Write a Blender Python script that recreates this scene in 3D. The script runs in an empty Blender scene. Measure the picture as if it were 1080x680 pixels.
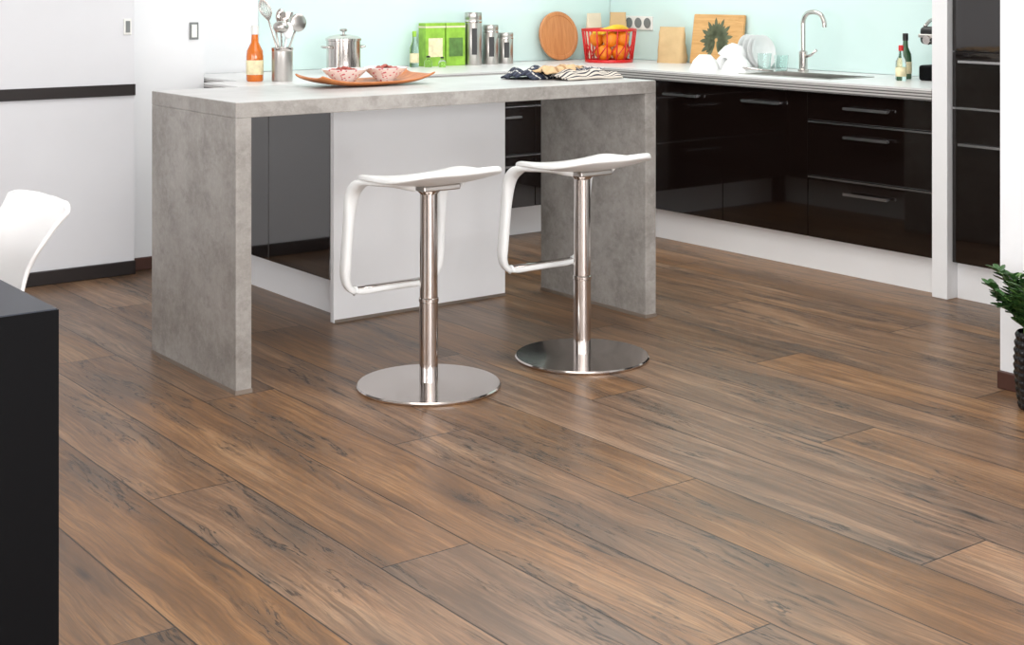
import bpy, bmesh, math, random
from mathutils import Vector, Matrix, noise
random.seed(7)
S = bpy.context.scene
S.view_settings.view_transform = 'Standard'
pi = math.pi

# ------------------------------------------------------------ helpers
def link(o):
    S.collection.objects.link(o); return o

def empty(name, loc=(0,0,0), rz=0.0):
    e = bpy.data.objects.new(name, None); e.empty_display_size = .1
    e.location = loc; e.rotation_euler = (0,0,rz)
    return link(e)

def mesh_obj(name, verts, faces, mat=None, parent=None, smooth=False, bevel=0, loc=None, rot=None, segs=2):
    me = bpy.data.meshes.new(name)
    me.from_pydata([tuple(v) for v in verts], [], faces)
    me.update()
    bm = bmesh.new(); bm.from_mesh(me)
    bmesh.ops.recalc_face_normals(bm, faces=bm.faces)
    bm.to_mesh(me); bm.free()
    if smooth:
        for p in me.polygons: p.use_smooth = True
    o = bpy.data.objects.new(name, me); link(o)
    if mat: me.materials.append(mat)
    if parent: o.parent = parent
    if loc: o.location = loc
    if rot: o.rotation_euler = rot
    if bevel:
        m = o.modifiers.new('bev','BEVEL'); m.width = bevel; m.segments = segs; m.limit_method='ANGLE'
    return o

def boxdata(b):
    x0,x1,y0,y1,z0,z1 = b
    v = [(x0,y0,z0),(x1,y0,z0),(x1,y1,z0),(x0,y1,z0),(x0,y0,z1),(x1,y0,z1),(x1,y1,z1),(x0,y1,z1)]
    f = [(0,3,2,1),(4,5,6,7),(0,1,5,4),(1,2,6,5),(2,3,7,6),(3,0,4,7)]
    return v,f

def box(name, x0,x1,y0,y1,z0,z1, mat, parent=None, bevel=0, loc=None, rot=None, segs=2):
    v,f = boxdata((x0,x1,y0,y1,z0,z1))
    return mesh_obj(name, v, f, mat, parent, bevel=bevel, loc=loc, rot=rot, segs=segs)

def boxes(name, lst, mat, parent=None, bevel=0, loc=None, rot=None):
    V=[];F=[]
    for b in lst:
        v,f = boxdata(b); n=len(V); V+=v; F+=[tuple(i+n for i in q) for q in f]
    return mesh_obj(name, V, F, mat, parent, bevel=bevel, loc=loc, rot=rot)

def lathe(name, prof, mat, parent=None, loc=None, segs=40, rot=None, smooth=True):
    V=[];F=[]; n=len(prof)
    for k in range(segs):
        a=2*pi*k/segs
        for r,z in prof: V.append((r*math.cos(a), r*math.sin(a), z))
    for k in range(segs):
        k2=(k+1)%segs
        for i in range(n-1):
            F.append((k*n+i, k2*n+i, k2*n+i+1, k*n+i+1))
    me_o = mesh_obj(name, V, F, mat, parent, smooth=smooth, loc=loc, rot=rot)
    bm=bmesh.new(); bm.from_mesh(me_o.data)
    bmesh.ops.remove_doubles(bm, verts=bm.verts, dist=1e-5)
    bmesh.ops.recalc_face_normals(bm, faces=bm.faces)
    bm.to_mesh(me_o.data); bm.free()
    if smooth:
        m=me_o.modifiers.new('es','EDGE_SPLIT'); m.split_angle=math.radians(38)
    return me_o

def catmull(pts, n=8, closed=False):
    P=[Vector(p) for p in pts]; out=[]
    N=len(P)
    rng = N if closed else N-1
    for i in range(rng):
        if closed: p0,p1,p2,p3 = P[(i-1)%N],P[i],P[(i+1)%N],P[(i+2)%N]
        else: p0,p1,p2,p3 = P[max(i-1,0)],P[i],P[i+1],P[min(i+2,N-1)]
        for k in range(n):
            t=k/n
            out.append(.5*((2*p1)+(-p0+p2)*t+(2*p0-5*p1+4*p2-p3)*t*t+(-p0+3*p1-3*p2+p3)*t**3))
    if not closed: out.append(P[-1])
    return out

def sweep_data(path, a, b=None, up=(0,0,1), segs=12, radf=None):
    """sweep an ellipse (a sideways, b along up-ish)"""
    if b is None: b=a
    P=[Vector(p) for p in path]; N=len(P); V=[];F=[]
    side=None
    for i,p in enumerate(P):
        t=(P[min(i+1,N-1)]-P[max(i-1,0)]).normalized()
        if side is None:
            u=Vector(up); 
            if abs(u.dot(t))>.98: u=Vector((0,1,0))
            side=t.cross(u).normalized()
        side=(side-t*side.dot(t)).normalized()
        nb=side.cross(t).normalized()
        s = radf(i/(N-1)) if radf else 1
        for k in range(segs):
            an=2*pi*k/segs
            V.append(p+side*(a*s*math.cos(an))+nb*(b*s*math.sin(an)))
    for i in range(N-1):
        for k in range(segs):
            k2=(k+1)%segs
            F.append((i*segs+k,i*segs+k2,(i+1)*segs+k2,(i+1)*segs+k))
    F.append(tuple(range(segs))[::-1]); F.append(tuple((N-1)*segs+k for k in range(segs)))
    return V,F

def sweep(name, path, a, b=None, mat=None, parent=None, **kw):
    loc=kw.pop('loc',None); rot=kw.pop('rot',None)
    V,F=sweep_data(path,a,b,**kw)
    return mesh_obj(name,V,F,mat,parent,smooth=True,loc=loc,rot=rot)

def merged(name, parts, mat, parent=None, smooth=True, loc=None, rot=None):
    V=[];F=[]
    for v,f in parts:
        n=len(V); V+=list(v); F+=[tuple(i+n for i in q) for q in f]
    return mesh_obj(name,V,F,mat,parent,smooth=smooth,loc=loc,rot=rot)

def grid(name, fn, nu, nv, mat, parent=None, thick=0, loc=None, rot=None, sub=0, offset=0):
    V=[fn(i/nu,j/nv) for j in range(nv+1) for i in range(nu+1)]
    F=[(j*(nu+1)+i,j*(nu+1)+i+1,(j+1)*(nu+1)+i+1,(j+1)*(nu+1)+i) for j in range(nv) for i in range(nu)]
    o=mesh_obj(name,V,F,mat,parent,smooth=True,loc=loc,rot=rot)
    if thick:
        m=o.modifiers.new('sol','SOLIDIFY'); m.thickness=thick; m.offset=offset
    if sub:
        m=o.modifiers.new('sub','SUBSURF'); m.levels=sub; m.render_levels=sub
    return o

def sphere_data(c, r, sx=1,sy=1,sz=1, nu=14, nv=9):
    V=[];F=[]
    for j in range(nv+1):
        th=pi*j/nv
        for i in range(nu):
            ph=2*pi*i/nu
            V.append((c[0]+r*sx*math.sin(th)*math.cos(ph), c[1]+r*sy*math.sin(th)*math.sin(ph), c[2]+r*sz*math.cos(th)))
    for j in range(nv):
        for i in range(nu):
            i2=(i+1)%nu
            F.append((j*nu+i,j*nu+i2,(j+1)*nu+i2,(j+1)*nu+i))
    return V,F

# ------------------------------------------------------------ materials
def lin(c):
    return tuple(((x/255)/12.92 if x/255<=.04045 else ((x/255+.055)/1.055)**2.4) for x in c)+(1,)

class NT:
    def __init__(s, name):
        s.m=bpy.data.materials.new(name); s.m.use_nodes=True
        s.t=s.m.node_tree; s.b=s.t.nodes['Principled BSDF']
    def n(s, typ, **kw):
        nd=s.t.nodes.new(typ)
        for k,v in kw.items(): setattr(nd,k,v)
        return nd
    def l(s,a,b): s.t.links.new(a,b)
    def math(s,op,a,b=None,c=None):
        nd=s.n('ShaderNodeMath',operation=op)
        for i,x in enumerate((a,b,c)):
            if x is None: continue
            if isinstance(x,(int,float)): nd.inputs[i].default_value=x
            else: s.l(x,nd.inputs[i])
        return nd.outputs[0]
    def coord(s, scale=(1,1,1), kind='Object'):
        tc=s.n('ShaderNodeTexCoord'); mp=s.n('ShaderNodeMapping'); mp.inputs['Scale'].default_value=scale
        s.l(tc.outputs[kind],mp.inputs[0]); return mp.outputs[0]
    def noise(s, vec, scale=5, detail=4, rough=.5, dist=0):
        nd=s.n('ShaderNodeTexNoise'); nd.inputs['Scale'].default_value=scale
        nd.inputs['Detail'].default_value=detail; nd.inputs['Roughness'].default_value=rough
        nd.inputs['Distortion'].default_value=dist
        s.l(vec,nd.inputs['Vector']); return nd.outputs[0]
    def ramp(s, fac, stops):
        nd=s.n('ShaderNodeValToRGB'); cr=nd.color_ramp
        while len(cr.elements)<len(stops): cr.elements.new(.5)
        for e,(p,c) in zip(cr.elements,stops):
            e.position=p; e.color=c if len(c)==4 else tuple(c)+(1,)
        s.l(fac,nd.inputs[0]); return nd.outputs[0]
    def mix(s, fac, a, b, mode='MIX'):
        nd=s.n('ShaderNodeMix',data_type='RGBA',blend_type=mode)
        for i,x in ((0,fac),(6,a),(7,b)):
            if isinstance(x,(int,float)): nd.inputs[i].default_value=x
            elif isinstance(x,tuple): nd.inputs[i].default_value=x
            else: s.l(x,nd.inputs[i])
        return nd.outputs[2]
    def bump(s, h, strength=.2, dist=.01):
        nd=s.n('ShaderNodeBump'); nd.inputs['Strength'].default_value=strength; nd.inputs['Distance'].default_value=dist
        s.l(h,nd.inputs['Height']); s.l(nd.outputs[0],s.b.inputs['Normal'])

def simple(name, rgb, rough=.5, metal=0, var=.06, scale=6, bump=0, spec=None, trans=0, coat=0, ior=None):
    k=NT(name); c=lin(rgb)
    nz=k.noise(k.coord(), scale, 4)
    d=tuple(max(0,x*(1-var)) for x in c[:3])+(1,); e=tuple(min(1,x*(1+var)) for x in c[:3])+(1,)
    k.l(k.ramp(nz,[(.3,d),(.7,e)]), k.b.inputs['Base Color'])
    k.b.inputs['Roughness'].default_value=rough; k.b.inputs['Metallic'].default_value=metal
    if spec is not None: k.b.inputs['Specular IOR Level'].default_value=spec
    if trans: k.b.inputs['Transmission Weight'].default_value=trans
    if coat: k.b.inputs['Coat Weight'].default_value=coat
    if ior: k.b.inputs['IOR'].default_value=ior
    if bump: k.bump(k.noise(k.coord(),scale*12,5),bump,.004)
    return k.m

M={}
M['wall']=simple('wall_paint',(230,232,235),.6,var=.01,bump=.03)
M['panel']=simple('white_lacquer',(242,243,245),.35,var=.01)
M['wallpanel']=simple('wall_panel_lacquer',(216,217,221),.4,var=.01)
M['ceil']=simple('ceiling_paint',(245,245,245),.8,var=.01)
M['mint']=simple('mint_glass',(208,231,228),.12,var=.02,scale=1.5,coat=.3)
M['counter_white']=simple('counter_laminate',(222,222,222),.3,var=.03,scale=20)
M['black']=simple('black_gloss_lacquer',(20,13,11),.05,var=.05,coat=.6)
M['carcass']=simple('dark_carcass',(14,11,10),.4)
M['blackmatte']=simple('black_satin',(5,5,7),.55,var=.05,spec=.10)
M['tabletop']=simple('black_table_top',(26,32,44),.35,var=.05,spec=.35)
M['white']=simple('white_plastic',(240,240,240),.28,var=.01)
M['stoolwhite']=simple('white_stool_lacquer',(236,238,238),.3,var=.01)
M['chrome']=simple('chrome',(205,198,194),.12,1,var=.02)
M['steel']=simple('brushed_steel',(190,186,182),.28,1,var=.04,scale=15)
M['handle']=simple('handle_aluminium',(205,205,208),.25,1,var=.02)
M['redwire']=simple('red_enamel',(205,30,32),.3)
M['orange_fruit']=simple('orange_skin',(240,140,25),.45,bump=.3,scale=14)
M['banana']=simple('banana_skin',(240,200,50),.5,var=.15)
M['brownbase']=simple('brown_baseboard',(72,42,32),.5)
M['blackbase']=simple('dark_baseboard',(26,18,17),.4)
M['paper']=simple('kraft_paper',(205,175,130),.8,var=.12,bump=.2)
M['papere']=simple('cream_paper',(226,214,190),.7,var=.1)
M['green']=simple('green_print',(140,186,62),.5,var=.25,scale=18)
M['glass']=simple('clear_glass',(240,250,248),.03,var=0,trans=1,ior=1.3)
M['sauce']=simple('orange_sauce_glass',(214,112,28),.12,var=.2,coat=.5)
M['cap']=simple('black_cap',(20,18,18),.4)
M['label']=simple('bottle_label',(232,220,180),.6,var=.2,scale=40)
M['greenglass']=simple('green_glass',(60,95,65),.1,var=.2,coat=.5)
M['socket']=simple('socket_plastic',(232,232,228),.4)
M['socketdark']=simple('socket_insert',(120,124,124),.4)
M['leaf']=simple('dark_leaf',(48,84,40),.4,var=.4,scale=25)
M['leafl']=simple('light_leaf',(88,124,62),.4,var=.3,scale=25)
M['soil']=simple('potting_soil',(40,30,24),.9,bump=.5)
M['pot']=simple('black_ceramic',(14,14,15),.25)
M['berry']=simple('snack_mix',(150,70,60),.6,var=.5,scale=60)
M['metalstrip']=simple('plinth_trim',(150,140,130),.4,.6)

def wood(name, c1, c2, sc=(3,30,30), rough=.45):
    k=NT(name)
    nz=k.noise(k.coord(sc),1.5,6,.6,1.2)
    k.l(k.ramp(nz,[(.3,lin(c1)),(.7,lin(c2))]),k.b.inputs['Base Color'])
    k.b.inputs['Roughness'].default_value=rough
    k.bump(nz,.1,.002)
    return k.m
M['traywood']=wood('tray_wood',(168,92,44),(206,136,80))
M['boardwood']=wood('round_board_wood',(178,112,64),(205,142,90),(30,3,3))
M['lightwood']=wood('light_board_wood',(196,146,86),(222,176,118),(3,3,30))

def concrete():
    k=NT('concrete')
    v=k.coord()
    a=k.noise(v,4.5,9,.68,.2); b=k.noise(v,45,6,.75); c=k.noise(k.coord((1.3,1.3,1.6)),11,7,.7,.2)
    col=k.ramp(a,[(.32,lin((126,121,116))),(.5,lin((147,143,138))),(.68,lin((165,161,157)))])
    col2=k.mix(k.math('MULTIPLY',k.ramp(c,[(.50,(0,0,0)),(.62,(1,1,1))]),.34),col,lin((106,101,97)))
    col3=k.mix(k.math('MULTIPLY',k.ramp(b,[(.45,(0,0,0)),(.7,(1,1,1))]),.35),col2,lin((184,181,177)))
    k.l(col3,k.b.inputs['Base Color'])
    k.b.inputs['Roughness'].default_value=.42
    k.bump(b,.12,.003)
    return k.m
M['concrete']=concrete()
def concrete_top():
    k=NT('island_top_concrete'); v=k.coord()
    a=k.noise(v,5,8,.65,.4)
    k.l(k.ramp(a,[(.3,lin((172,171,170))),(.7,lin((200,200,200)))]),k.b.inputs['Base Color'])
    k.b.inputs['Roughness'].default_value=.3
    return k.m
M['ctop']=concrete_top()

def ribbed_edge():
    k=NT('counter_edge_layers')
    tc=k.n('ShaderNodeTexCoord'); sp=k.n('ShaderNodeSeparateXYZ'); k.l(tc.outputs['Object'],sp.inputs[0])
    f=k.math('FRACT',k.math('MULTIPLY',sp.outputs[2],1/.0125))
    k.l(k.ramp(f,[(.0,lin((86,84,82))),(.42,lin((100,98,96))),(.5,lin((180,178,176))),(1,lin((190,188,186)))]),k.b.inputs['Base Color'])
    k.b.inputs['Roughness'].default_value=.45
    return k.m
M['edge']=ribbed_edge()

def floor_mat():
    k=NT('oak_plank_floor')
    tc=k.n('ShaderNodeTexCoord'); sp=k.n('ShaderNodeSeparateXYZ'); k.l(tc.outputs['Object'],sp.inputs[0])
    x,y=sp.outputs[0],sp.outputs[1]
    W=.242;L=2.13
    xi=k.math('DIVIDE',x,W); i=k.math('FLOOR',xi); fx=k.math('SUBTRACT',xi,i)
    m=k.math('FLOORED_MODULO',i,3.0)
    s0=k.math('MULTIPLY_ADD',m,-.71,3.43)
    yj=k.math('DIVIDE',k.math('SUBTRACT',y,s0),L); j=k.math('FLOOR',yj); fy=k.math('SUBTRACT',yj,j)
    cb=k.n('ShaderNodeCombineXYZ'); k.l(i,cb.inputs[0]); k.l(j,cb.inputs[1])
    wn=k.n('ShaderNodeTexWhiteNoise',noise_dimensions='3D'); k.l(cb.outputs[0],wn.inputs['Vector'])
    r=wn.outputs['Value']
    sepc=k.n('ShaderNodeSeparateColor'); k.l(wn.outputs['Color'],sepc.inputs[0]); r2=sepc.outputs[1]; r3=sepc.outputs[2]
    def vec(sx,sy,off=37,xx=None):
        c=k.n('ShaderNodeCombineXYZ')
        k.l(k.math('MULTIPLY_ADD',r,off,k.math('MULTIPLY',xx or x,sx)),c.inputs[0])
        k.l(k.math('MULTIPLY_ADD',r2,off,k.math('MULTIPLY',y,sy)),c.inputs[1])
        k.l(k.math('MULTIPLY',r3,off),c.inputs[2])
        return c.outputs[0]
    # knots
    vo=k.n('ShaderNodeTexVoronoi'); vo.inputs['Scale'].default_value=1.0; k.l(vec(5.0,1.25,23),vo.inputs['Vector'])
    kd=vo.outputs['Distance']; ks=k.n('ShaderNodeSeparateColor'); k.l(vo.outputs['Color'],ks.inputs[0])
    kon=k.math('GREATER_THAN',ks.outputs[0],.52)
    wig=k.noise(vec(40,12),1,3,.6)
    kd2=k.math('MULTIPLY_ADD',wig,.10,kd)
    knot=k.math('MULTIPLY',k.ramp(kd2,[(.06,(1,1,1)),(.135,(0,0,0))]),kon)
    halo=k.math('MULTIPLY',k.ramp(kd2,[(.08,(1,1,1)),(.42,(0,0,0))]),kon)
    # warped cross-grain coordinate -> cathedral figure
    d=k.noise(vec(4.5,1.1,41),1,4,.5)
    wx=k.math('MULTIPLY_ADD',k.math('SUBTRACT',d,.5),.14,x)
    wx=k.math('MULTIPLY_ADD',halo,.020,wx)
    big=k.noise(vec(7,1.3),1,6,.62,.4)
    streak=k.noise(vec(40,1.3,37,wx),1,6,.66,.2)
    grain=k.noise(vec(120,2.6,53,wx),1,4,.65,.2)
    fib=k.noise(vec(240,9),1,4,.75,.2)
    msk=k.noise(vec(8,1.3,19,wx),1,4,.55,.2)
    crk=k.noise(vec(30,2.6,71,wx),1,5,.58,.3)
    base=k.ramp(big,[(.30,lin((104,78,56))),(.45,lin((134,101,73))),(.57,lin((152,117,86))),(.72,lin((168,136,105)))])
    c1=k.mix(k.math('MULTIPLY',k.ramp(streak,[(.40,(1,1,1)),(.56,(0,0,0))]),.52),base,lin((88,67,50)))
    c1b=k.mix(k.math('MULTIPLY',k.ramp(streak,[(.56,(0,0,0)),(.70,(1,1,1))]),.30),c1,lin((182,152,121)))
    c1c=k.mix(k.math('MULTIPLY',k.ramp(grain,[(.40,(1,1,1)),(.52,(0,0,0))]),.45),c1b,lin((80,61,46)))
    c2=k.mix(k.math('MULTIPLY',k.ramp(fib,[(.40,(1,1,1)),(.58,(0,0,0))]),.34),c1c,lin((74,57,44)))
    sm=k.ramp(msk,[(.50,(0,0,0)),(.66,(1,1,1))])
    c3=k.mix(k.math('MULTIPLY',sm,.52),c2,k.mix(streak,lin((42,35,31)),lin((106,93,80))))
    c3=k.mix(k.math('MULTIPLY',halo,.48),c3,lin((66,51,41)))
    fl=k.ramp(crk,[(.62,(0,0,0)),(.68,(1,1,1))])
    ridge=k.math('ABSOLUTE',k.math('SUBTRACT',crk,.47))
    cr=k.ramp(ridge,[(.0,(1,1,1)),(.008,(1,1,1)),(.022,(0,0,0))])
    m2=k.ramp(msk,[(.48,(0,0,0)),(.58,(1,1,1))])
    dk=k.math('MAXIMUM',k.math('MULTIPLY',k.math('MAXIMUM',cr,fl),m2),k.math('MULTIPLY',knot,1.0))
    c4=k.mix(k.math('MULTIPLY',dk,.82),c3,lin((32,27,25)))
    # plank tint
    hv=k.n('ShaderNodeHueSaturation'); k.l(c4,hv.inputs['Color'])
    k.l(k.math('MULTIPLY_ADD',r,.28,.86),hv.inputs['Value'])
    k.l(k.math('MULTIPLY_ADD',r3,.26,.90),hv.inputs['Saturation'])
    ex=k.math('MULTIPLY',k.math('MINIMUM',fx,k.math('SUBTRACT',1.0,fx)),W)
    ey=k.math('MULTIPLY',k.math('MINIMUM',fy,k.math('SUBTRACT',1.0,fy)),L)
    e=k.math('MINIMUM',ex,ey)
    seam=k.ramp(k.math('MULTIPLY',e,100),[(.0,(1,1,1)),(.13,(1,1,1)),(.26,(0,0,0))])
    c5=k.mix(k.math('MULTIPLY',seam,.90),hv.outputs[0],lin((20,15,13)))
    k.l(c5,k.b.inputs['Base Color'])
    ro=k.math('MULTIPLY_ADD',fib,.22,.25); k.l(ro,k.b.inputs['Roughness'])
    h=k.math('SUBTRACT',k.math('MULTIPLY',grain,.35),k.math('ADD',k.math('MULTIPLY',seam,1.0),k.math('MULTIPLY',dk,.4)))
    k.bump(h,.35,.0025)
    return k.m
M['floor']=floor_mat()

# ------------------------------------------------------------ room shell
box('floor',-3,5.85,-4,6.7,-.1,0,M['floor'])
box('ceiling',-3,5.85,-4,6.7,2.6,2.7,M['ceil'])
box('wall_back',2.92,5.85,6.5,6.7,0,2.6,M['wall'])
box('wall_right',5.65,5.85,2.75,6.5,0,2.6,M['wall'])
box('wall_partition',4.05,4.2,-4,2.75,0,2.6,M['wall'])
box('wall_return',4.2,5.85,2.6,2.75,0,2.6,M['wall'])
box('baseboard_partition',4.032,4.05,-4,2.75,0,.055,M['brownbase'],bevel=.003)
box('wall_back_left',-3,2.55,6.18,6.7,0,2.6,M['wallpanel'])
box('wall_column',2.55,2.92,6.25,6.7,0,2.6,M['wall'])
box('baseboard_back_left',-3,2.55,6.162,6.18,0,.06,M['blackbase'],bevel=.003)
box('baseboard_column',2.55,2.92,6.232,6.25,0,.055,M['brownbase'],bevel=.003)
box('trim_1',-3,2.55,6.165,6.18,.80,.85,M['blackbase'])
# window walls (left and rear)
def window_wall_x(name,x0,x1,ys,zs,ymin,ymax):
    L=[(x0,x1,ymin,ymax,0,zs[0]),(x0,x1,ymin,ymax,zs[1],2.6)]
    prev=ymin
    for a,b in ys:
        L.append((x0,x1,prev,a,zs[0],zs[1])); prev=b
    L.append((x0,x1,prev,ymax,zs[0],zs[1]))
    boxes(name,L,M['wall'])
wins=[(-2.2,.4),(1.6,4.6)]
window_wall_x('wall_left',-3.2,-3,wins,(.5,2.3),-4,6.7)
for n,(a,b) in enumerate(wins):
    f=[(-3.15,-3.08,a,a+.06,.5,2.3),(-3.15,-3.08,b-.06,b,.5,2.3),(-3.15,-3.08,a,b,.5,.56),(-3.15,-3.08,a,b,2.24,2.3),(-3.15,-3.08,(a+b)/2-.04,(a+b)/2+.04,.56,2.24)]
    boxes('window_%d'%(n+1),f,M['white'])
boxes('wall_front',[(-3,4.05,-4.2,-4,0,.4),(-3,4.05,-4.2,-4,2.3,2.6),(-3,-2,-4.2,-4,.4,2.3),(3,4.05,-4.2,-4,.4,2.3)],M['wall'])
boxes('window_3',[(-2,-1.94,-4.15,-4.08,.4,2.3),(2.94,3,-4.15,-4.08,.4,2.3),(-2,3,-4.15,-4.08,.4,.46),(-2,3,-4.15,-4.08,2.24,2.3),(.46,.54,-4.15,-4.08,.46,2.24)],M['white'])
# mint glass splashback panels (wall cladding)
box('wall_splashback_back',3.33,5.641,6.492,6.5,.863,2.2,M['mint'])
box('wall_splashback_right',5.642,5.65,3.73,6.49,.863,2.2,M['mint'])

# ------------------------------------------------------------ island
isl=empty('kitchen_island')
box('top',2.045,3.84,4.145,4.80,.872,.92,M['concrete'],isl,bevel=.002)
box('top_surface',2.047,3.838,4.147,4.798,.9195,.9212,M['ctop'],isl)
box('leg_left',2.045,2.10,4.145,4.80,.012,.872,M['concrete'],isl,bevel=.002)
box('leg_right',3.785,3.84,4.145,4.80,.012,.872,M['concrete'],isl,bevel=.002)
box('foot_left',2.043,2.102,4.143,4.80,0,.014,M['metalstrip'],isl)
box('foot_right',3.783,3.842,4.143,4.80,0,.014,M['metalstrip'],isl)

# ------------------------------------------------------------ cabinets
def handle_x(name,x,y0,y1,z,par):
    """bar handle on a face looking to -X"""
    v=[boxdata((x-.032,x-.024,y0,y1,z-.006,z+.006)),boxdata((x-.026,x,y0+.015,y0+.025,z-.005,z+.005)),boxdata((x-.026,x,y1-.025,y1-.015,z-.005,z+.005))]
    merged(name,v,M['handle'],par,smooth=False)
def handle_y(name,y,x0,x1,z,par):
    v=[boxdata((x0,x1,y-.032,y-.024,z-.006,z+.006)),boxdata((x0+.015,x0+.025,y-.026,y,z-.005,z+.005)),boxdata((x1-.025,x1-.015,y-.026,y,z-.005,z+.005))]
    merged(name,v,M['handle'],par,smooth=False)
g=.002
pen=empty('peninsula_cabinet')
box('end_panel',2.78,3.60,4.805,4.83,.0,.81,M['panel'],pen,bevel=.002)
box('end_panel_foot',2.785,3.60,4.803,4.832,0,.012,M['metalstrip'],pen)
box('carcass',2.80,3.58,4.83,5.90,.16,.81,M['carcass'],pen)
box('plinth',2.86,3.54,4.83,5.90,0,.16,M['panel'],pen)
box('rear_carcass',2.94,3.58,5.90,6.49,0,.81,M['carcass'],pen)
box('rear_side',2.78,3.58,5.90,5.915,.16,.81,M['black'],pen)
for n,(a,b) in enumerate([(4.832,5.336),(5.336,5.90)]):
    box('door_front_%d'%n,2.78,2.80,a+g,b-g,.16,.808,M['black'],pen,bevel=.0015)
box('inner_side',3.58,3.60,4.83,5.82,.16,.81,M['black'],pen)

br=empty('back_base_cabinet')
box('carcass',3.605,5.022,5.85,6.49,.16,.81,M['carcass'],br)
box('plinth',3.605,5.05,5.95,6.0,0,.16,M['panel'],br)
ed=[3.605,4.10,4.56,5.022]
for n in range(3):
    a,b=ed[n],ed[n+1]
    for q,(z0,z1) in enumerate([(.16,.43),(.43,.68),(.68,.808)]):
        box('front_%d_%d'%(n,q),a+g,b-g,5.83,5.85,z0+g,z1-g,M['black'],br,bevel=.0015)
        handle_y('handle_%d_%d'%(n,q),5.83,(a+b)/2-.12,(a+b)/2+.12,z1-.055,br)
        if q<2: box('strip_%d_%d'%(n,q),a+g,b-g,5.826,5.83,z1-.008,z1-.002,M['handle'],br)

rr=empty('right_base_cabinet')
box('carcass',5.051,5.64,3.722,6.485,.15,.69,M['carcass'],rr)
box('carcass_front_rail',5.051,5.12,3.722,5.85,.69,.81,M['carcass'],rr)
box('plinth',5.065,5.10,3.722,5.95,0,.15,M['panel'],rr)
for q,(z0,z1) in enumerate([(.15,.43),(.43,.68),(.68,.808)]):
    box('drawer_front_%d'%q,5.03,5.051,3.722+g,4.417-g,z0+g,z1-g,M['black'],rr,bevel=.0015)
    handle_x('drawer_handle_%d'%q,5.03,3.95,4.19,z1-.06,rr)
    if q<2: box('drawer_strip_%d'%q,5.026,5.03,3.722+g,4.417-g,z1-.009,z1-.002,M['handle'],rr)
for n,(a,b) in enumerate([(4.417,4.956),(4.956,5.50)]):
    box('door_front_%d'%n,5.03,5.051,a+g,b-g,.152,.806,M['black'],rr,bevel=.0015)
    handle_x('door_handle_%d'%n,5.03,(a+b)/2-.12,(a+b)/2+.12,.745,rr)
box('door_front_2',5.03,5.051,5.502,5.822,.152,.806,M['black'],rr,bevel=.0015)

tc=empty('tall_cabinet')
box('side_panel',5.0,5.648,3.645,3.72,0,2.3,M['panel'],tc,bevel=.002)
box('carcass',5.051,5.648,2.76,3.643,.15,2.3,M['carcass'],tc)
box('plinth',5.065,5.10,2.76,3.643,0,.15,M['panel'],tc)
for q,(z0,z1) in enumerate([(.15,.79),(.79,1.02),(1.02,2.3)]):
    box('front_%d'%q,5.03,5.051,2.76,3.641,z0+g,z1-g,M['black'],tc,bevel=.0015)
for q,z in enumerate([.98,.64]):
    box('grip_%d'%q,5.008,5.03,2.80,3.60,z-.005,z+.005,M['handle'],tc)
box('grip_strip',5.024,5.03,2.76,3.64,.784,.792,M['handle'],tc)

# countertop
ct=empty('kitchen_countertop')
SX0,SX1,SY0,SY1=5.13,5.42,4.38,4.92
def slab(nm,x0,x1,y0,y1):
    box(nm+'_core',x0,x1,y0,y1,.812,.852,M['edge'],ct)
    box(nm+'_top',x0,x1,y0,y1,.852,.861,M['counter_white'],ct)
slab('pen',2.765,3.615,4.806,5.92)
slab('penback',2.93,3.615,5.92,6.488)
slab('back',3.615,5.64,5.80,6.488)
slab('r1',5.0,SX0,3.722,5.80)
slab('r2',SX1,5.64,3.722,5.80)
slab('r3',SX0,SX1,3.722,SY0)
slab('r4',SX0,SX1,SY1,5.80)
# sink
sk=empty('kitchen_sink')
e_=.001
sink_V=[(SX0+e_,SX1-e_,SY0+e_,SY0+.007,.70,.861),(SX0+e_,SX1-e_,SY1-.007,SY1-e_,.70,.861),(SX0+e_,SX0+.007,SY0+e_,SY1-e_,.70,.861),(SX1-.007,SX1-e_,SY0+e_,SY1-e_,.70,.861),(SX0+e_,SX1-e_,SY0+e_,SY1-e_,.695,.70),
 (SX0-.015,SX1+.015,SY0-.015,SY0+.004,.861,.864),(SX0-.015,SX1+.015,SY1-.004,SY1+.015,.861,.864),(SX0-.015,SX0+.004,SY0,SY1,.861,.864),(SX1-.004,SX1+.015,SY0,SY1,.861,.864)]
boxes('basin',sink_V,M['steel'],sk)
lathe('drain',[(0,.703),(.03,.703),(.035,.701)],M['chrome'],sk,loc=(5.27,4.65,0))

# faucet
fa=empty('kitchen_faucet',(5.50,4.86,.861))
lathe('base',[(0,0),(.027,0),(.027,.012),(.021,.016),(.021,.10),(.015,.105),(0,.105)],M['chrome'],fa)
sweep('spout',catmull([(0,0,.10),(0,0,.20),(0,-.002,.26),(0,-.03,.292),(0,-.075,.298),(0,-.115,.285),(0,-.135,.25),(0,-.137,.225)],8),.0115,None,M['chrome'],fa)
sweep('lever',[(0,-.018,.075),(0,-.05,.085),(0,-.085,.11)],.007,None,M['chrome'],fa)

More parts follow.
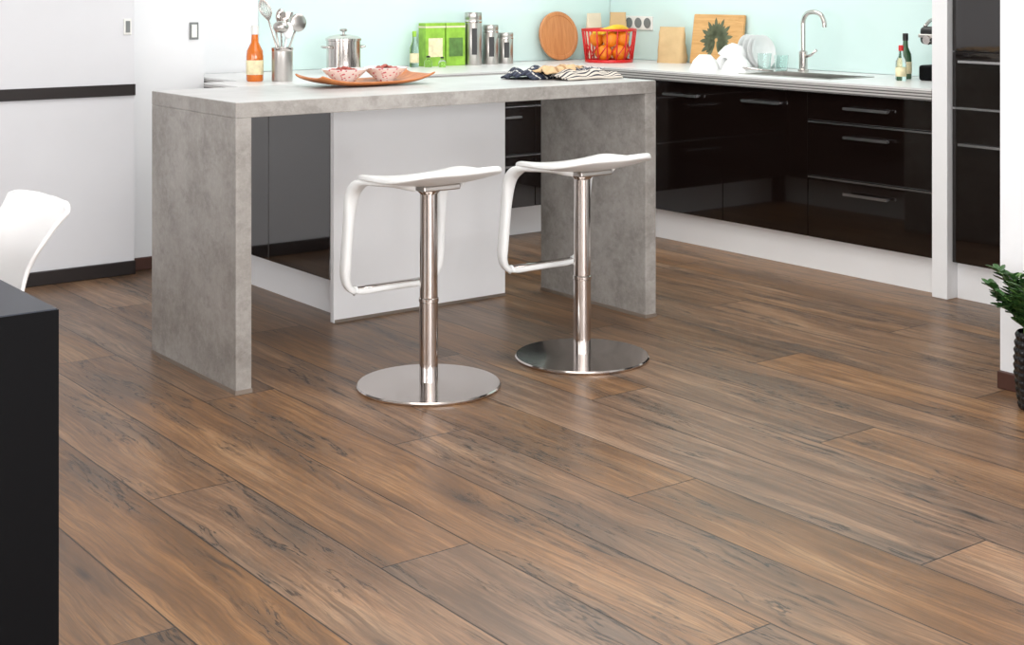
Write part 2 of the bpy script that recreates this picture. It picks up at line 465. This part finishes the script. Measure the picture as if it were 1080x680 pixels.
# ------------------------------------------------------------ bar stools
def stool(idx,loc):
    e=empty('bar_stool',loc)
    lathe('base_disc',[(0,0),(.231,0),(.233,.003),(.233,.008),(.229,.012),(.06,.016),(.034,.018),(0,.018)],M['chrome'],e,segs=72)
    lathe('column',[(0,.016),(.030,.016),(.030,.272),(.032,.274),(.032,.284),(.029,.287),(.0285,.62),(.04,.632),(.05,.652),(0,.652)],M['chrome'],e,segs=36)
    # seat: one shell, lifted rear lip, front edge rolling down into the loop
    A=.198;B=.203
    def f(u,v):
        a=2*u-1; b=2*v-1
        m=max(abs(a),abs(b))
        if m<1e-6: px=py=0
        else:
            n=3.6
            L=(abs(a)**n+abs(b)**n)**(1/n)
            px=a/L*m; py=b/L*m
        X=px*A; Y=py*B
        z=.678
        z+= .042*max(0,-py)**2.4
        z-= .034*max(0,(py-.35)/.65)**2.4
        z+= .012*px*px*(1-.3*py) - .008*(1-px*px)*(1-py*py)
        return (X,Y,z)
    o=grid('seat',f,30,30,M['stoolwhite'],e,thick=.020,offset=-1)
    m=o.modifiers.new('bev','BEVEL'); m.width=.006; m.segments=3; m.limit_method='ANGLE'; m.angle_limit=math.radians(50)
    # side loops: grow out of the seat's front corners, bend down, cross as the footrest
    half=[(.09,-.06,.664),(.138,-.02,.664),(.160,.04,.663),(.170,.09,.661),(.174,.130,.653),(.176,.166,.632),(.178,.189,.590),(.181,.201,.50),(.183,.211,.40),(.181,.219,.335),(.162,.224,.297),(.12,.226,.284),(.05,.226,.284)]
    pts=half+[(-a,b,c) for a,b,c in half[::-1]]
    path=catmull(pts,7)
    P=path;N=len(P);V=[];F=[];sg=16
    for i,p in enumerate(P):
        t=(P[min(i+1,N-1)]-P[max(i-1,0)]).normalized()
        under=max(0,min(1,(p.z-.50)/.13)); under=under*under*(3-2*under)
        sgn=1 if p.x>0 else -1
        nrm=Vector((1,0,0))*min(1,abs(p.x)/.17)+Vector((0,0,1))*(1-min(1,abs(p.x)/.17))*1.2
        nrm.x*=sgn
        nrm=(nrm-t*nrm.dot(t)).normalized()
        wid=t.cross(nrm).normalized()
        a=.0145+.0105*under; b=.0215-.004*under
        lo=max(0,min(1,(.36-p.z)/.07))
        a=a*(1-lo)+.011*lo; b=b*(1-lo)+.017*lo
        if p.z>.645: b=.0175-.0065*min(1,(p.z-.645)/.014)
        for q in range(sg):
            an=2*pi*q/sg
            ca,sa=math.cos(an),math.sin(an)
            ca=math.copysign(abs(ca)**.7,ca); sa=math.copysign(abs(sa)**.7,sa)
            V.append(p+nrm*(a*ca)+wid*(b*sa))
    for i in range(N-1):
        for q in range(sg):
            q2=(q+1)%sg
            F.append((i*sg+q,i*sg+q2,(i+1)*sg+q2,(i+1)*sg+q))
    F.append(tuple(range(sg))[::-1]);F.append(tuple((N-1)*sg+q for q in range(sg)))
    mesh_obj('loop_frame',V,F,M['stoolwhite'],e,smooth=True)
    sweep('footrest_cover',[(-.135,.226,.2955),(-.05,.226,.2955),(.05,.226,.2955),(.135,.226,.2955)],.015,.004,M['chrome'],e,up=(0,0,1))
    box('seat_plate',-.07,.07,-.08,.08,.638,.656,M['steel'],e,bevel=.004)
    return e
stool(0,(2.589,3.867,0)); stool(1,(3.212,3.842,0))

# ------------------------------------------------------------ black table (left)
tb=empty('dining_table')
box('top',-.10,.85,2.384,4.25,.705,.75,M['tabletop'],tb,bevel=.002)
box('panel_leg_near',-.10,.849,2.385,2.43,0,.705,M['blackmatte'],tb,bevel=.002)
box('panel_leg_far',-.10,.849,4.20,4.249,0,.705,M['blackmatte'],tb,bevel=.002)
box('edge_near',-.10,.851,2.3825,2.386,.0,.748,M['blackmatte'],tb)

# ------------------------------------------------------------ white shell chair
ch=empty('dining_chair',(.040,3.47,0))
prof=catmull([(.66,0,.455),(.74,0,.452),(.86,0,.44),(.97,0,.445),(1.035,0,.475),(1.065,0,.54),(1.095,0,.61),(1.135,0,.69),(1.18,0,.755),(1.195,0,.775)],5)
NP=len(prof)-1
def wd(s):
    K=[(0,.17),(.15,.205),(.45,.20),(.58,.165),(.68,.160),(.82,.190),(.93,.210),(.98,.195),(1,.16)]
    for (a,wa),(b,wb) in zip(K,K[1:]):
        if s<=b:
            t=(s-a)/(b-a); t=t*t*(3-2*t); return wa+(wb-wa)*t
    return K[-1][1]
def cf(u,v):
    p=prof[min(NP,int(round(v*NP)))]
    t=2*u-1; w=wd(v)
    back=max(0,min(1,(v-.45)/.3))
    up=(1-back)*.035*abs(t)**2.5
    fw=-back*.045*abs(t)**2.2
    return (p.x+fw, w*t, p.z+up)
grid('shell',cf,16,NP,M['white'],ch,thick=.012,sub=1)
legs=[]
for sx,sy in ((.74,-.12),(.74,.15),(.99,-.10),(.99,.14)):
    legs.append(sweep_data([(.88+(sx-.88)*.55,sy*.5,.43),(sx,sy,0.0)],.011))
merged('legs',legs,M['chrome'],ch)
box('under_plate',.80,1.0,-.09,.09,.415,.432,M['steel'],ch,bevel=.004)

# ------------------------------------------------------------ tray with bowls on island
ty=empty('serving_tray',(2.80,4.60,.9212))
def tf(u,v):
    a=2*u-1;b=2*v-1
    X=a*.245;Y=b*.115*(1-.10*a*a)
    return (X,Y,.006+.030*abs(a)**3.5+.012*abs(b)**6)
grid('tray_body',tf,32,14,M['traywood'],ty,thick=.008,sub=1)
def bowlmat():
    k=NT('pink_speckled_china')
    vo=k.n('ShaderNodeTexVoronoi'); vo.inputs['Scale'].default_value=70; k.l(k.coord(),vo.inputs['Vector'])
    k.l(k.ramp(vo.outputs['Distance'],[(.22,lin((206,110,126))),(.34,lin((240,238,236)))]),k.b.inputs['Base Color'])
    k.b.inputs['Roughness'].default_value=.25; return k.m
M['bowl']=bowlmat()
for n,(bx,by) in enumerate(((-.092,.0),(.090,.01))):
    e=empty('snack_bowl',(2.80+bx,4.60+by,.933))
    bs=1.1
    lathe('bowl',[(r*bs,z*bs) for r,z in [(0,0),(.03,0),(.033,.006),(.062,.03),(.078,.046),(.075,.047),(.058,.034),(.03,.012),(0,.010)]],M['bowl'],e)
    parts=[]
    for q in range(46):
        a=random.random()*2*pi;rr_=.058*math.sqrt(random.random())
        parts.append(sphere_data((rr_*math.cos(a),rr_*math.sin(a),.038+.016*(1-rr_/.058)+random.random()*.005),.009,1.3,1,.7,8,5))
    merged('snacks',parts,M['berry'],e)

# ------------------------------------------------------------ dish towels on island
def stripes(name,c1,c2,sx,axis=0,duty=.5,c3=None):
    k=NT(name); tc_=k.n('ShaderNodeTexCoord'); sp=k.n('ShaderNodeSeparateXYZ'); k.l(tc_.outputs['UV'],sp.inputs[0])
    f=k.math('FRACT',k.math('MULTIPLY',sp.outputs[axis],sx))
    f2=k.math('FRACT',k.math('MULTIPLY',sp.outputs[1-axis],sx*1.6))
    a=k.ramp(f,[(0,lin(c1)),(duty,lin(c1)),(duty+.02,lin(c2)),(1,lin(c2))])
    if c3: a=k.mix(k.math('GREATER_THAN',f2,.72),a,lin(c3))
    k.l(a,k.b.inputs['Base Color']); k.b.inputs['Roughness'].default_value=.85
    return k.m
M['towel_dark']=stripes('navy_towel',(28,34,52),(190,190,186),8,0,.76,(60,66,84))
M['towel_check']=stripes('striped_towel',(200,192,180),(52,54,64),12,1,.58)
M['towel_beige']=stripes('beige_towel',(196,166,126),(160,124,86),4,0,.8)
def towel(nm,par,cx,cy,lx,ly,mat,base,seed,rot,thick=.006,fold=.012):
    c,s=math.cos(rot),math.sin(rot)
    def f(u,v):
        a=2*u-1;b=2*v-1
        X=a*lx*(1+.08*math.sin(3*b+seed));Y=b*ly*(1+.12*math.sin(4*a+seed*2))
        h=fold*(.6+.6*math.sin(a*7+seed+2*b)*math.cos(b*3+seed))*(1-abs(a)**4)*(1-abs(b)**4)+fold*.8*noise.noise(Vector((a*3,b*3,seed)))*(1-abs(b)**3)
        return (cx+c*X-s*Y,cy+s*X+c*Y,base+max(0,h+fold*.6*(1-abs(b)**2)))
    o=grid(nm,f,40,24,mat,par,thick=thick)
    uv=o.data.uv_layers.new(name='UVMap')
    nu=41
    for lp in o.data.loops:
        vi=lp.vertex_index; uv.data[lp.index].uv=((vi%nu)/40,(vi//nu)/24)
    return o
tw=empty('dish_towel',(3.655,4.44,.9212))
towel('towel_navy',tw,-.09,.11,.15,.09,M['towel_dark'],.004,1.3,.35,fold=.022)
towel('towel_beige',tw,-.02,.04,.15,.05,M['towel_beige'],.026,4.1,.30,fold=.016)
towel('towel_striped',tw,.02,-.06,.14,.07,M['towel_check'],.005,2.2,-.05,fold=.018)
towel('towel_blue',tw,.09,.02,.08,.06,M['towel_dark'],.008,5.2,.3,fold=.02)

# ------------------------------------------------------------ counter objects
CZ=.861
def bottle(name,loc,h,r,glass,cap,label=True):
    e=empty(name,loc)
    lathe('glass',[(0,0),(r*.9,0),(r,.006),(r,h*.45),(r*.93,h*.55),(r*.45,h*.70),(r*.38,h*.86),(0,h*.86)],glass,e)
    lathe('cap',[(r*.42,h*.84),(r*.46,h*.845),(r*.46,h*.99),(r*.4,h),(0,h)],cap,e)
    if label: lathe('label',[(r*1.015,h*.12),(r*1.02,h*.121),(r*1.02,h*.38),(r*1.015,h*.381)],M['label'],e)
    return e
bottle('sauce_bottle',(2.99,5.87,CZ),.25,.038,M['sauce'],M['socket'])
# utensil holder
uh=empty('utensil_holder',(3.09,5.80,CZ))
lathe('cup',[(0,0),(.046,0),(.047,.004),(.047,.152),(.045,.152),(.044,.006),(0,.006)],M['steel'],uh)
lathe('rim_band',[(.0475,.135),(.049,.137),(.049,.150),(.0475,.151)],M['chrome'],uh)
ut=[]
def stick(a,lean,L,head,mat):
    top=Vector((math.cos(a)*lean,math.sin(a)*lean,L)); bot=Vector((-math.cos(a)*.02,-math.sin(a)*.02,.01))
    d=(top-bot).normalized()
    parts=[sweep_data([bot,bot+(top-bot)*.5,top],.0045)]
    if head=='spoon': parts.append(sphere_data(top+d*.03,.03,.85,.5,1.25))
    if head=='ladle': parts.append(sphere_data(top+Vector((.02,-.02,-.005)),.036,1,1,.75))
    if head=='spat':
        v,f=boxdata((top.x-.030,top.x+.030,top.y-.003,top.y+.003,top.z-.005,top.z+.09)); parts.append((v,f))
    if head=='whisk':
        for q in range(8):
            an=pi*q/8
            p=[top+d*0]+[top+d*(.11*t)+Vector((math.cos(an),math.sin(an),0))*(.028*math.sin(pi*t)) for t in (.2,.4,.6,.8)]+[top+d*.115]
            parts.append(sweep_data(catmull(p,3),.0014,segs=6))
            p=[top+d*0]+[top+d*(.11*t)-Vector((math.cos(an),math.sin(an),0))*(.028*math.sin(pi*t)) for t in (.2,.4,.6,.8)]+[top+d*.115]
            parts.append(sweep_data(catmull(p,3),.0014,segs=6))
    if head=='skim': parts.append(sphere_data(top+d*.035,.042,1,.25,1))
    merged('utensil_'+head,parts,mat,uh)
stick(2.5,.06,.27,'whisk',M['chrome'])
stick(-.5,.06,.23,'skim',M['steel'])
stick(1.2,.045,.26,'spoon',M['chrome'])
stick(3.6,.055,.25,'ladle',M['steel'])
stick(.4,.035,.22,'spat',M['chrome'])
stick(5.0,.03,.20,'spoon',M['white'])

# stock pot
sp_=empty('stock_pot',(3.62,6.16,CZ))
lathe('body',[(0,0),(.080,0),(.084,.005),(.084,.158),(.088,.160),(.088,.166),(.0,.166)],M['chrome'],sp_)
lathe('lid',[(.089,.166),(.089,.170),(.07,.182),(.03,.190),(0,.192)],M['chrome'],sp_)
lathe('knob',[(.006,.19),(.006,.202),(.018,.206),(.019,.214),(.012,.219),(0,.22)],M['steel'],sp_)
for s in (-1,1):
    sweep('handle_%d'%s,catmull([(.082*s,-.03,.125),(.105*s,-.03,.13),(.112*s,0,.132),(.105*s,.03,.13),(.082*s,.03,.125)],5),.005,None,M['chrome'],sp_)

# small bottles + green boxes + canisters along back wall
bottle('spice_bottle',(4.18,6.38,CZ),.19,.024,M['glass'],M['green'])
bottle('spice_bottle',(4.235,6.33,CZ),.06,.022,M['glass'],M['cap'],False)
bottle('spice_bottle',(4.29,6.28,CZ),.055,.02,M['glass'],M['cap'],False)
for n,x in enumerate((4.305,4.437)):
    e=empty('tea_carton',(x,6.40,CZ),.0)
    box('carton',-.062,.062,-.035,.035,0,.23,M['green'],e,bevel=.002)
    box('front_print',-.045,.045,-.0362,-.034,.05,.15,M['label' if n==0 else 'leafl'],e)
    box('lid_band',-.063,.063,-.036,.036,.205,.214,M['papere'],e)
def canister(x,y,r,h):
    e=empty('steel_canister',(x,y,CZ))
    lathe('body',[(0,0),(r*.97,0),(r,.004),(r,h*.84),(r*.97,h*.85),(r*.97,h*.87),(r,h*.88),(r,h*.97),(r*.95,h),(0,h)],M['steel'],e)
    lathe('band',[(r*1.005,h*.80),(r*1.02,h*.81),(r*1.02,h*.84),(r*1.005,h*.85)],M['chrome'],e)
    box('window',-.014,.014,-r-.002,-r+.004,h*.2,h*.7,M['cap'],e,rot=(0,0,-.5),bevel=.001)
canister(4.556,6.37,.047,.285); canister(4.672,6.37,.043,.215); canister(4.775,6.37,.042,.17)

# round board leaning on back wall
rb=empty('round_cutting_board',(5.20,6.43,CZ))
lathe('board',[(0,-.009),(.135,-.009),(.14,-.005),(.14,.005),(.135,.009),(.118,.009),(.115,.006),(0,.006)],M['boardwood'],rb,loc=(0,0,.142),rot=(math.radians(82),0,0),segs=56)
# fruit basket
fb=empty('fruit_basket',(5.33,6.14,CZ))
parts=[]
def ring(z,r,a,b): 
    return sweep_data([(r*math.cos(2*pi*q/36),r*math.sin(2*pi*q/36),z) for q in range(37)],a,b)
R0,R1=.130,.152
parts+=[ring(.008,R0,.006,.009),ring(.182,R1,.004,.007)]
for q in range(16):
    a=2*pi*q/16
    parts.append(sweep_data([(R0*math.cos(a),R0*math.sin(a),.006),(R1*math.cos(a),R1*math.sin(a),.182)],.0055,.003,segs=6))
for q in range(16):
    a=2*pi*q/16; a2=2*pi*(q+1)/16
    parts.append(sweep_data([(R0*math.cos(a),R0*math.sin(a),.03),(R0*1.08*math.cos(a2),R0*1.08*math.sin(a2),.10)],.005,.003,segs=6))
merged('basket_frame',parts,M['redwire'],fb)
lathe('basket_floor',[(0,.003),(R0,.003),(R0,.007),(0,.007)],M['redwire'],fb)
merged('oranges',[sphere_data(c,.044) for c in ((-.07,-.04,.055),(.01,-.075,.055),(.075,-.02,.055),(0,.06,.055),(-.04,-.055,.13),(.05,-.05,.13),(-.05,.045,.13),(.055,.04,.13))],M['orange_fruit'],fb)
bn=[]
for q in range(4):
    o=q*.024
    bn.append(sweep_data(catmull([(-.11,-.06+o,.165),(-.05,-.085+o,.192-.006*q),(.02,-.085+o,.194-.006*q),(.10,-.06+o,.17)],6),.018,radf=lambda t:max(.25,math.sin(pi*min(1,max(0,.06+.88*t)))**.5)))
merged('bananas',bn,M['banana'],fb)

# pouches / paper bags
def pouch(name,loc,w,h,d,mat,rz,labelmat=None):
    e=empty(name,loc,rz)
    def f(u,v):
        a=2*u*pi; zz=v
        t=1-zz**2.2*.92
        ca,sa=math.cos(a),math.sin(a)
        X=math.copysign(abs(ca)**.5,ca)*w/2*(1-.05*zz); Y=math.copysign(abs(sa)**.7,sa)*d/2*t
        n=noise.noise(Vector((X*25,Y*25,zz*5+w*10)))*.006
        return (X+n,Y+n,zz*h)
    grid('bag',f,40,14,mat,e)
    lathe('bag_bottom',[(0,.001),(min(w,d)*.45,.001),(min(w,d)*.45,.003)],mat,e)
    if labelmat:
        box('label',-w*.3,w*.3,-d*.47,-d*.40,h*.2,h*.55,labelmat,e,bevel=.002,rot=(math.radians(-7),0,0))
pouch('coffee_bag',(5.44,6.40,CZ),.11,.27,.07,M['papere'],0,M['boardwood'])
pouch('coffee_bag',(5.565,6.33,CZ),.10,.275,.07,M['paper'],-.8,M['papere'])
pouch('paper_bag',(5.56,5.87,CZ),.17,.20,.08,M['paper'],-pi/2+.25,M['papere'])

# leaf cutting board leaning on right wall
lb=empty('leaf_cutting_board',(5.585,5.56,CZ))
ins=empty('board_group',(0,0,0)); ins.parent=lb; ins.rotation_euler=(0,math.radians(8),0)
box('board',-.01,.01,-.19,.19,0,.275,M['lightwood'],ins,bevel=.006)
parts=[]
for q in range(22):
    a=math.radians(-62+q*304/21)
    L=.125 if q%2==0 else .098
    cy,cz=0,.135
    dy,dz=math.cos(a),math.sin(a)
    pts=[]
    for s,wv in ((.08,0),(.3,.010),(.6,.014),(.85,.009),(1,0)):
        pts.append((s*L,wv))
    V=[];
    for s,wv in pts: V.append((-.0112,cy+dy*s-dz*wv,cz+dz*s+dy*wv))
    for s,wv in pts[::-1][1:-1]: V.append((-.0112,cy+dy*s+dz*wv,cz+dz*s-dy*wv))
    parts.append((V,[tuple(range(len(V)))]))
M['leafprint']=simple('leaf_print',(92,98,74),.5,var=.3,scale=30)
merged('leaf_inlay',parts,M['leafprint'],ins,smooth=False)

# dishes drying by the sink
dr=empty('drying_dishes',(5.38,5.20,CZ))
bp=[(0,.075),(.03,.075),(.035,.07),(.06,.045),(.078,.004),(.080,0),(.075,.002),(.055,.045),(.028,.067),(0,.069)]
lathe('bowl_a',bp,M['white'],dr,loc=(-.08,-.08,0))
lathe('bowl_b',bp,M['white'],dr,loc=(.06,.12,0))
lathe('bowl_c',bp,M['white'],dr,loc=(-.12,.11,0))
lathe('bowl_d',bp,M['white'],dr,loc=(0,.03,.055),rot=(.3,.2,0))
pl=[(0,0),(.06,0),(.065,.004),(.085,.016),(.087,.018),(.08,.018),(.06,.008),(0,.006)]
for q in range(4):
    lathe('plate_%d'%q,pl,M['white'],dr,loc=(.12,.02+.035*q-.08,.088),rot=(math.radians(80),0,.0))
lathe('glass_cup',[(0,0),(.03,0),(.036,.09),(.034,.09),(.028,.006),(0,.006)],M['glass'],dr,loc=(-.0,-.19,0))
lathe('glass_cup_b',[(0,0),(.03,0),(.036,.08),(.034,.08),(.028,.006),(0,.006)],M['glass'],dr,loc=(.07,-.24,0))
sweep('ladle_handle',[(-.02,-.27,.006),(-.12,-.12,.02)],.006,None,M['chrome'],dr)

# bottles + coffee machine at right
bottle('oil_bottle',(5.45,4.20,CZ),.21,.028,M['greenglass'],M['cap'])
bottle('oil_bottle',(5.34,4.14,CZ),.16,.024,M['glass'],M['redwire'])
cm=empty('coffee_machine',(5.49,4.01,CZ))
box('body',-.08,.14,-.14,.09,.0,.07,M['blackmatte'],cm,bevel=.012,segs=3)
box('back_tower',.03,.14,-.14,.09,.06,.24,M['blackmatte'],cm,bevel=.015,segs=3)
box('head',-.09,.14,-.13,.08,.165,.245,M['cap'],cm,bevel=.02,segs=4)
box('head_band',-.092,.10,-.132,.082,.195,.212,M['steel'],cm,bevel=.004)
lathe('spout',[(0,.12),(.014,.12),(.018,.165),(0,.165)],M['chrome'],cm,loc=(-.035,-.02,0))
lathe('cup_grate',[(0,.07),(.04,.07),(.04,.078),(0,.078)],M['chrome'],cm,loc=(-.0,-.02,0))
lathe('dial',[(0,0),(.022,0),(.020,.012),(0,.012)],M['chrome'],cm,loc=(-.09,.03,.185),rot=(0,-pi/2,0))
sweep('lid_lever',catmull([(-.07,.06,.245),(-.02,.06,.275),(.06,.06,.27),(.10,.06,.25)],5),.008,None,M['chrome'],cm)

# sockets
so=empty('power_outlet',(5.641,6.23,1.075))
box('plate',-.008,0,-.12,.12,-.04,.04,M['socket'],so,bevel=.002)
for q in (-1,0,1):
    lathe('socket_%d'%q,[(0,.0),(.028,.0),(.030,.002),(.026,.001)],M['socketdark'],so,loc=(-.0085,q*.078,0),rot=(0,-pi/2,0),segs=24)
sw=empty('light_switch',(2.517,6.18,1.107))
box('plate',-.018,.018,-.008,0,-.036,.036,M['socket'],sw,bevel=.002)
box('rocker',-.010,.010,-.011,-.007,-.026,.026,M['socketdark'],sw,bevel=.001)
sw=empty('light_switch',(2.868,6.25,1.08))
box('plate',-.022,.022,-.008,0,-.04,.04,M['socketdark'],sw,bevel=.002)
box('rocker',-.013,.013,-.011,-.007,-.03,.03,M['socket'],sw,bevel=.001)

# ------------------------------------------------------------ plant
pt=empty('potted_plant',(3.925,2.54,0))
PH=.235
V=[];F=[];nz_,na=60,56
for j in range(nz_+1):
    z=PH*j/nz_
    rb_=.047+.012*math.sin(pi*j/nz_*.9)+.004*(j/nz_)
    for i in range(na):
        a=2*pi*i/na
        r=rb_+.006*abs(math.sin(a*7+z*0))*abs(math.sin(z*2*pi/.047))
        V.append((r*math.cos(a),r*math.sin(a),z))
for j in range(nz_):
    for i in range(na):
        i2=(i+1)%na; F.append((j*na+i,j*na+i2,(j+1)*na+i2,(j+1)*na+i))
F.append(tuple(range(na))[::-1])
pot=mesh_obj('pot',V,F,M['pot'],pt,smooth=True)
lathe('soil',[(0,PH-.012),(.050,PH-.012),(.052,PH-.018)],M['soil'],pt)
def leafset(n,seed,mat,nm):
    random.seed(seed)
    V=[];F=[]; stems=[]
    for s in range(n):
        a=random.random()*2*pi; lean=.03+.10*random.random(); H=.09+.11*random.random()
        b=Vector((random.uniform(-.03,.03),random.uniform(-.03,.03),PH-.018))
        t=b+Vector((math.cos(a)*lean,math.sin(a)*lean,H))
        mid=(b+t)/2+Vector((0,0,.02))
        path=catmull([b,mid,t],6)
        stems.append(sweep_data(path,.0022,segs=6))
        for q in range(3,len(path)):
            for side in (-1,1):
                p=path[q]; an=a+side*1.1+random.uniform(-.6,.6)
                d=Vector((math.cos(an),math.sin(an),random.uniform(.1,.9))).normalized()
                w=d.cross(Vector((0,0,1))).normalized(); up=w.cross(d)
                L=random.uniform(.032,.050); W=L*.27
                k0=len(V)
                for s_,ww in ((0,0),(.3,.9),(.6,1),(.85,.6)):
                    V.append(p+d*L*s_+w*W*ww+up*.003*ww); V.append(p+d*L*s_-up*.002); V.append(p+d*L*s_-w*W*ww+up*.003*ww)
                V.append(p+d*L)
                for r_ in range(3):
                    for c_ in range(2):
                        i0=k0+r_*3+c_; F.append((i0,i0+1,i0+4,i0+3))
                F.append((k0+9,k0+10,k0+12)); F.append((k0+10,k0+11,k0+12))
    merged(nm,[(V,F)],mat,pt)
    merged(nm+'_stems',stems,M['leafl'],pt)
leafset(34,11,M['leaf'],'leaves_dark'); leafset(11,5,M['leafl'],'leaves_light')

# ------------------------------------------------------------ lights
def area(name,loc,rot,sx,sy,power,col=(1,1,1)):
    l=bpy.data.lights.new(name,'AREA'); l.shape='RECTANGLE'; l.size=sx; l.size_y=sy; l.energy=power; l.color=col
    o=bpy.data.objects.new(name,l); o.location=loc; o.rotation_euler=rot; link(o); return o
area('window_light_left_a',(-3.05,-.9,1.4),(0,-pi/2,0),1.7,2.5,95,(1,.99,.97))
area('window_light_left_b',(-3.05,3.1,1.4),(0,-pi/2,0),1.7,2.9,74,(1,.99,.97))
area('window_light_rear',(.5,-4.05,1.4),(pi/2,0,0),4.8,1.8,300,(1,1,1))
area('ceiling_lamp_kitchen',(4.3,5.1,2.57),(0,0,0),1.6,1.6,36,(1,.98,.95))
area('ceiling_lamp_island',(2.6,3.6,2.57),(0,0,0),2.4,1.6,34,(1,.98,.95))
area('ceiling_lamp_dining',(1.2,.8,2.57),(0,0,0),2.4,2.4,50,(1,.98,.95))
w=bpy.data.worlds.new('world'); S.world=w; w.use_nodes=True
w.node_tree.nodes['Background'].inputs[0].default_value=(.85,.92,1,1)
w.node_tree.nodes['Background'].inputs[1].default_value=1.0

# ------------------------------------------------------------ camera
cam=bpy.data.cameras.new('camera'); co=bpy.data.objects.new('camera',cam); link(co)
co.location=(0,0,1.29); co.rotation_euler=(pi/2,0,math.radians(-37.11))
cam.sensor_width=36; cam.lens=1520/1080*36; cam.shift_y=-355/1080
cam.clip_start=.05
S.camera=co
